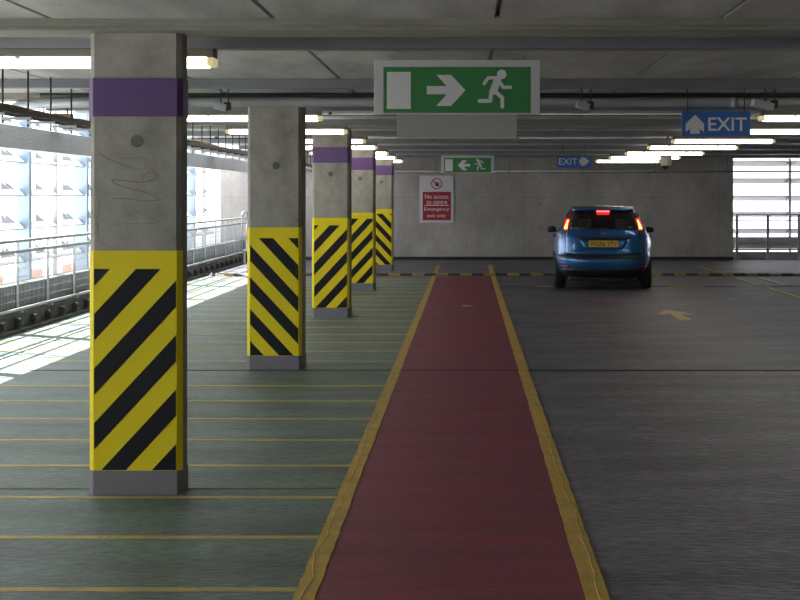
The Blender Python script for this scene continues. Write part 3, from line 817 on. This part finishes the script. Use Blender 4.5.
for y in (0.86, 3.47):
    cut.tube([(-1.2, y, 0.30), (-0.56, y, 0.30)], 0.36, 32); cut.tube([(0.56, y, 0.30), (1.2, y, 0.30)], 0.36, 32)
cuto = cut.build('cutter', M['carblack'])
cuto.parent = car
bo = body.modifiers.new('arches', 'BOOLEAN'); bo.operation = 'DIFFERENCE'; bo.object = cuto; bo.solver = 'EXACT'
bpy.context.view_layer.update()
dg = bpy.context.evaluated_depsgraph_get(); dg.update()
nm = bpy.data.meshes.new_from_object(body.evaluated_get(dg)); body.modifiers.clear(); body.data = nm
bpy.data.objects.remove(cuto)
def patch(name, m, fn, u_of, z0, z1, off, nu=12, nz=8, parent=car, back=0.02):
    """closed shell lying on the body; u_of(z) -> (u0, u1); fn(u, z, off) -> point"""
    b = MB(); G = {}
    for layer, o_ in ((0, off), (1, -back)):
        for j in range(nz+1):
            z = z0+(z1-z0)*j/nz; a, c = u_of(z)
            for i in range(nu+1): G[layer, i, j] = b.bm.verts.new(fn(a+(c-a)*i/nu, z, o_))
    for layer in (0, 1):
        for j in range(nz):
            for i in range(nu):
                f = b.bm.faces.new((G[layer, i, j], G[layer, i+1, j], G[layer, i+1, j+1], G[layer, i, j+1])); f.smooth = True
    for j in range(nz):
        for i in (0, nu): b.bm.faces.new((G[0, i, j], G[0, i, j+1], G[1, i, j+1], G[1, i, j]))
    for i in range(nu):
        for j in (0, nz): b.bm.faces.new((G[0, i, j], G[0, i+1, j], G[1, i+1, j], G[1, i, j]))
    return b.build(name, m, parent)
fr = lambda x, z, o: (x, rear(x, z)-o, z)
ff = lambda x, z, o: (x, front(x, z)+o, z)
lerp = lambda a, b, t: a+(b-a)*t
def lin(z0, z1, a0, a1): return lambda z: (-(a0+(a1-a0)*(z-z0)/(z1-z0)), (a0+(a1-a0)*(z-z0)/(z1-z0)))
tg = patch('tailgate', M['carpaint'], fr, lambda z: (-(0.665 if z < 1.0 else 0.665-(z-1.0)*0.4), (0.665 if z < 1.0 else 0.665-(z-1.0)*0.4)), 0.645, 1.10, 0.010, 24, 10)
sm = patch('tailgate_gap', M['carblack'], fr, lambda z: (-(0.675 if z < 1.0 else 0.675-(z-1.0)*0.4), (0.675 if z < 1.0 else 0.675-(z-1.0)*0.4)), 0.632, 1.10, 0.003, 24, 10)
gl = patch('rear_window', M['carglass'], fr, lin(1.09, 1.43, 0.60, 0.52), 1.09, 1.43, 0.012, 24, 8)
patch('wiper_mount', M['carblack'], fr, lambda z: (-0.06, 0.06), 1.075, 1.105, 0.03, 4, 2)
# head restraints showing in the window
for x in (-0.33, 0.33):
    patch('head_restraint', M['cartrim'], fr, lambda z, x=x: (x-0.11, x+0.11), 1.12, 1.27, 0.0135, 4, 4, parent=gl)
sp_ = MB(); nA = []
for i in range(25):
    x = -0.56+1.12*i/24; yr = rear(x, 1.43)
    nA.append([(x, yr-0.10, 1.425), (x, yr-0.09, 1.452), (x, yr+0.16, 1.49), (x, yr+0.10, 1.41)])
vv = [[sp_.bm.verts.new(p_) for p_ in q] for q in nA]
for A, B in zip(vv, vv[1:]):
    for k_ in range(4): sp_.bm.faces.new((A[k_], A[(k_+1) % 4], B[(k_+1) % 4], B[k_])).smooth = False
sp_.bm.faces.new(vv[0]); sp_.bm.faces.new(vv[-1][::-1])
sp_.build('roof_spoiler', M['carpaint'], car)
yb_ = rear(0, 1.43)
MB().box(-0.115, 0.115, yb_-0.115, yb_-0.06, 1.393, 1.418).build('high_brake_lamp', M['brakehot'], car, bevel=0.004)
# tail lamps
for s in (-1, 1):
    def uo(z, s=s):
        hw_ = lv(z)[2]; inner = (0.628 if z < 1.1 else 0.628-(z-1.1)*0.27); outer = hw_-0.012
        if z < 1.12: outer = min(outer, 0.70)
        return (s*inner, s*outer)
    tl = patch('tail_lamp', M['lampdark'], fr, uo, 1.05, 1.42, 0.014, 8, 12)
    patch('red_lens', M['lampred'], fr, lambda z, s=s: (s*(uo(z, s)[0]*s+0.004), s*(min(uo(z, s)[1]*s, 0.712)-0.003)), 1.065, 1.275, 0.018, 6, 8, parent=tl)
    patch('lit_bulb', M['lamphot'], fr, lambda z, s=s: (s*(0.640 if z < 1.15 else 0.640-(z-1.15)*.25), s*(0.700-(z-1.10)*0.42)), 1.095, 1.25, 0.024, 5, 5, parent=tl)
    patch('bumper_reflector', M['reflector'], fr, lambda z, s=s: (s*0.60, s*0.745), 0.405, 0.445, 0.02, 6, 2)
# tailgate grip bar, plate recess, plate, badge
patch('grip_bar', M['carblack'], fr, lin(0.90, 0.965, 0.44, 0.50), 0.925, 0.965, 0.040, 12, 3)
patch('plate_recess', M['carpaint'], fr, lin(0.74, 0.925, 0.34, 0.45), 0.735, 0.925, 0.014, 12, 3)
plt = MB().box(-0.262, 0.262, -0.006, 0.006, -0.057, 0.057).build('number_plate', M['plate'], car, bevel=0.003)
plt.location = (0, rear(0, 0.835)-0.028, 0.835)
lettering('WG06 YTV', 'lettering', M['signblack'], plt, 0, 0, -0.0075, 0.48, 0.080, bold=0.008)
bd = MB(); bd.prism([(0.055*math.cos(t*math.pi/12), 0.022*math.sin(t*math.pi/12)) for t in range(24)], -0.006, 0.006)
bdo = bd.build('badge', M['chrome'], car); bdo.location = (0, rear(0, 1.02)-0.016, 1.015)
# bumper strip and lower valance
patch('bumper_strip', M['carblack'], fr, lin(0.575, 0.64, 0.82, 0.82), 0.575, 0.637, 0.012, 30, 3)
patch('bumper_strip', M['carpaint'], fr, lin(0.48, 0.50, 0.84, 0.84), 0.487, 0.500, 0.016, 30, 2)
patch('lower_valance', M['carblack'], fr, lambda z: (-0.70-(z-.24)*.3, 0.70+(z-.24)*.3), 0.24, 0.395, 0.016, 24, 4)
ub = MB(); ub.box(-0.62, 0.62, 0.35, 3.9, 0.17, 0.30); ub.box(-0.52, 0.35, 0.25, 0.55, 0.17, 0.28); ub.box(-0.55, 0.55, 0.78, 0.9, 0.18, 0.26)
ub.build('underbody', M['carblack'], car, bevel=0.02)
MB().tube([(-0.42, 0.02, 0.235), (-0.42, 0.4, 0.235)], 0.022, 12).build('exhaust', M['darksteel'], car)
# side windows, door seams, handles, windscreen
for s in (-1, 1):
    fs = lambda y, z, o, s=s: (s*(side(y, z)+o), y, z)
    for a0, a1, b0, b1 in ((0.62, 1.50, 0.86, 1.50), (1.56, 2.62, 1.56, 2.12)):
        patch('side_window', M['carglass'], fs, lambda z, a0=a0, a1=a1, b0=b0, b1=b1: (lerp(a0, b0, (z-1.06)/0.34), lerp(a1, b1, (z-1.06)/0.34)), 1.06, 1.40, 0.008, 10, 6)
    for y in (1.53, 2.70):
        patch('door_gap', M['carblack'], fs, lambda z, y=y: (y-0.006, y+0.006), 0.34, 1.04, 0.003, 1, 8)
    for y in (1.30, 2.32):
        patch('door_handle', M['carpaint'], fs, lambda z, y=y: (y, y+0.2), 0.925, 0.96, 0.035, 4, 2)
    mr = MB(); x0 = s*0.80; 
    mr.lathe([(0.02, -0.06), (0.085, -0.05), (0.10, 0.0), (0.088, 0.05), (0.03, 0.065)], (0, 0, 0), 16)
    mo = mr.build('door_mirror', M['carblack'], car); mo.location = (s*0.945, 2.62, 1.03); mo.scale = (0.95, 0.7, 1.0)
    MB().box(min(s*0.74, s*0.92), max(s*0.74, s*0.92), 2.60, 2.66, 0.98, 1.01).build('mirror_arm', M['carblack'], car)
patch('windscreen', M['carglass'], ff, lin(1.06, 1.42, 0.70, 0.52), 1.06, 1.42, 0.008, 16, 6)
for s in (-1, 1):
    patch('headlamp', M['alloy'], ff, lambda z, s=s: (s*0.5, s*0.8), 0.66, 0.78, 0.01, 6, 3)
wh = None
for s in (-1, 1):
    for y in (0.86, 3.47):
        w_ = MB(); N = 40; prof = [(0.20, -0.095), (0.285, -0.10), (0.312, -0.075), (0.318, -0.02), (0.318, 0.02), (0.312, 0.075), (0.285, 0.10), (0.20, 0.095)]
        R_ = []
        for rr, xx in prof:
            R_.append([w_.bm.verts.new((s*xx, rr*math.cos(2*math.pi*q/N), rr*math.sin(2*math.pi*q/N))) for q in range(N)])
        for A, B in zip(R_, R_[1:]):
            for q in range(N): w_.bm.faces.new((A[q], A[(q+1) % N], B[(q+1) % N], B[q])).smooth = True
        w_.bm.faces.new(R_[0]); w_.bm.faces.new(R_[-1][::-1])
        wo = w_.build('wheel', M['tyre'], car); wo.location = (s*0.775, y, 0.318)
        h_ = MB(); h_.tube([(s*0.088, 0, 0), (s*0.099, 0, 0)], 0.06, 20)
        for q in range(7):
            a = 2*math.pi*q/7; rt = Matrix.Rotation(a, 3, 'X')
            h_.box(min(s*0.088, s*0.098), max(s*0.088, s*0.098), -0.022, 0.022, 0.04, 0.205, rot=rt, ctr=(0, 0, 0))
        for q in range(36):
            a0, a1 = 2*math.pi*q/36, 2*math.pi*(q+1)/36
            pp = [(0.20, a0), (0.218, a0), (0.218, a1), (0.20, a1)]
            h_.face([(s*0.1005, r_*math.cos(t_), r_*math.sin(t_)) for r_, t_ in pp])
        h_.build('rim', M['alloy'], wo)
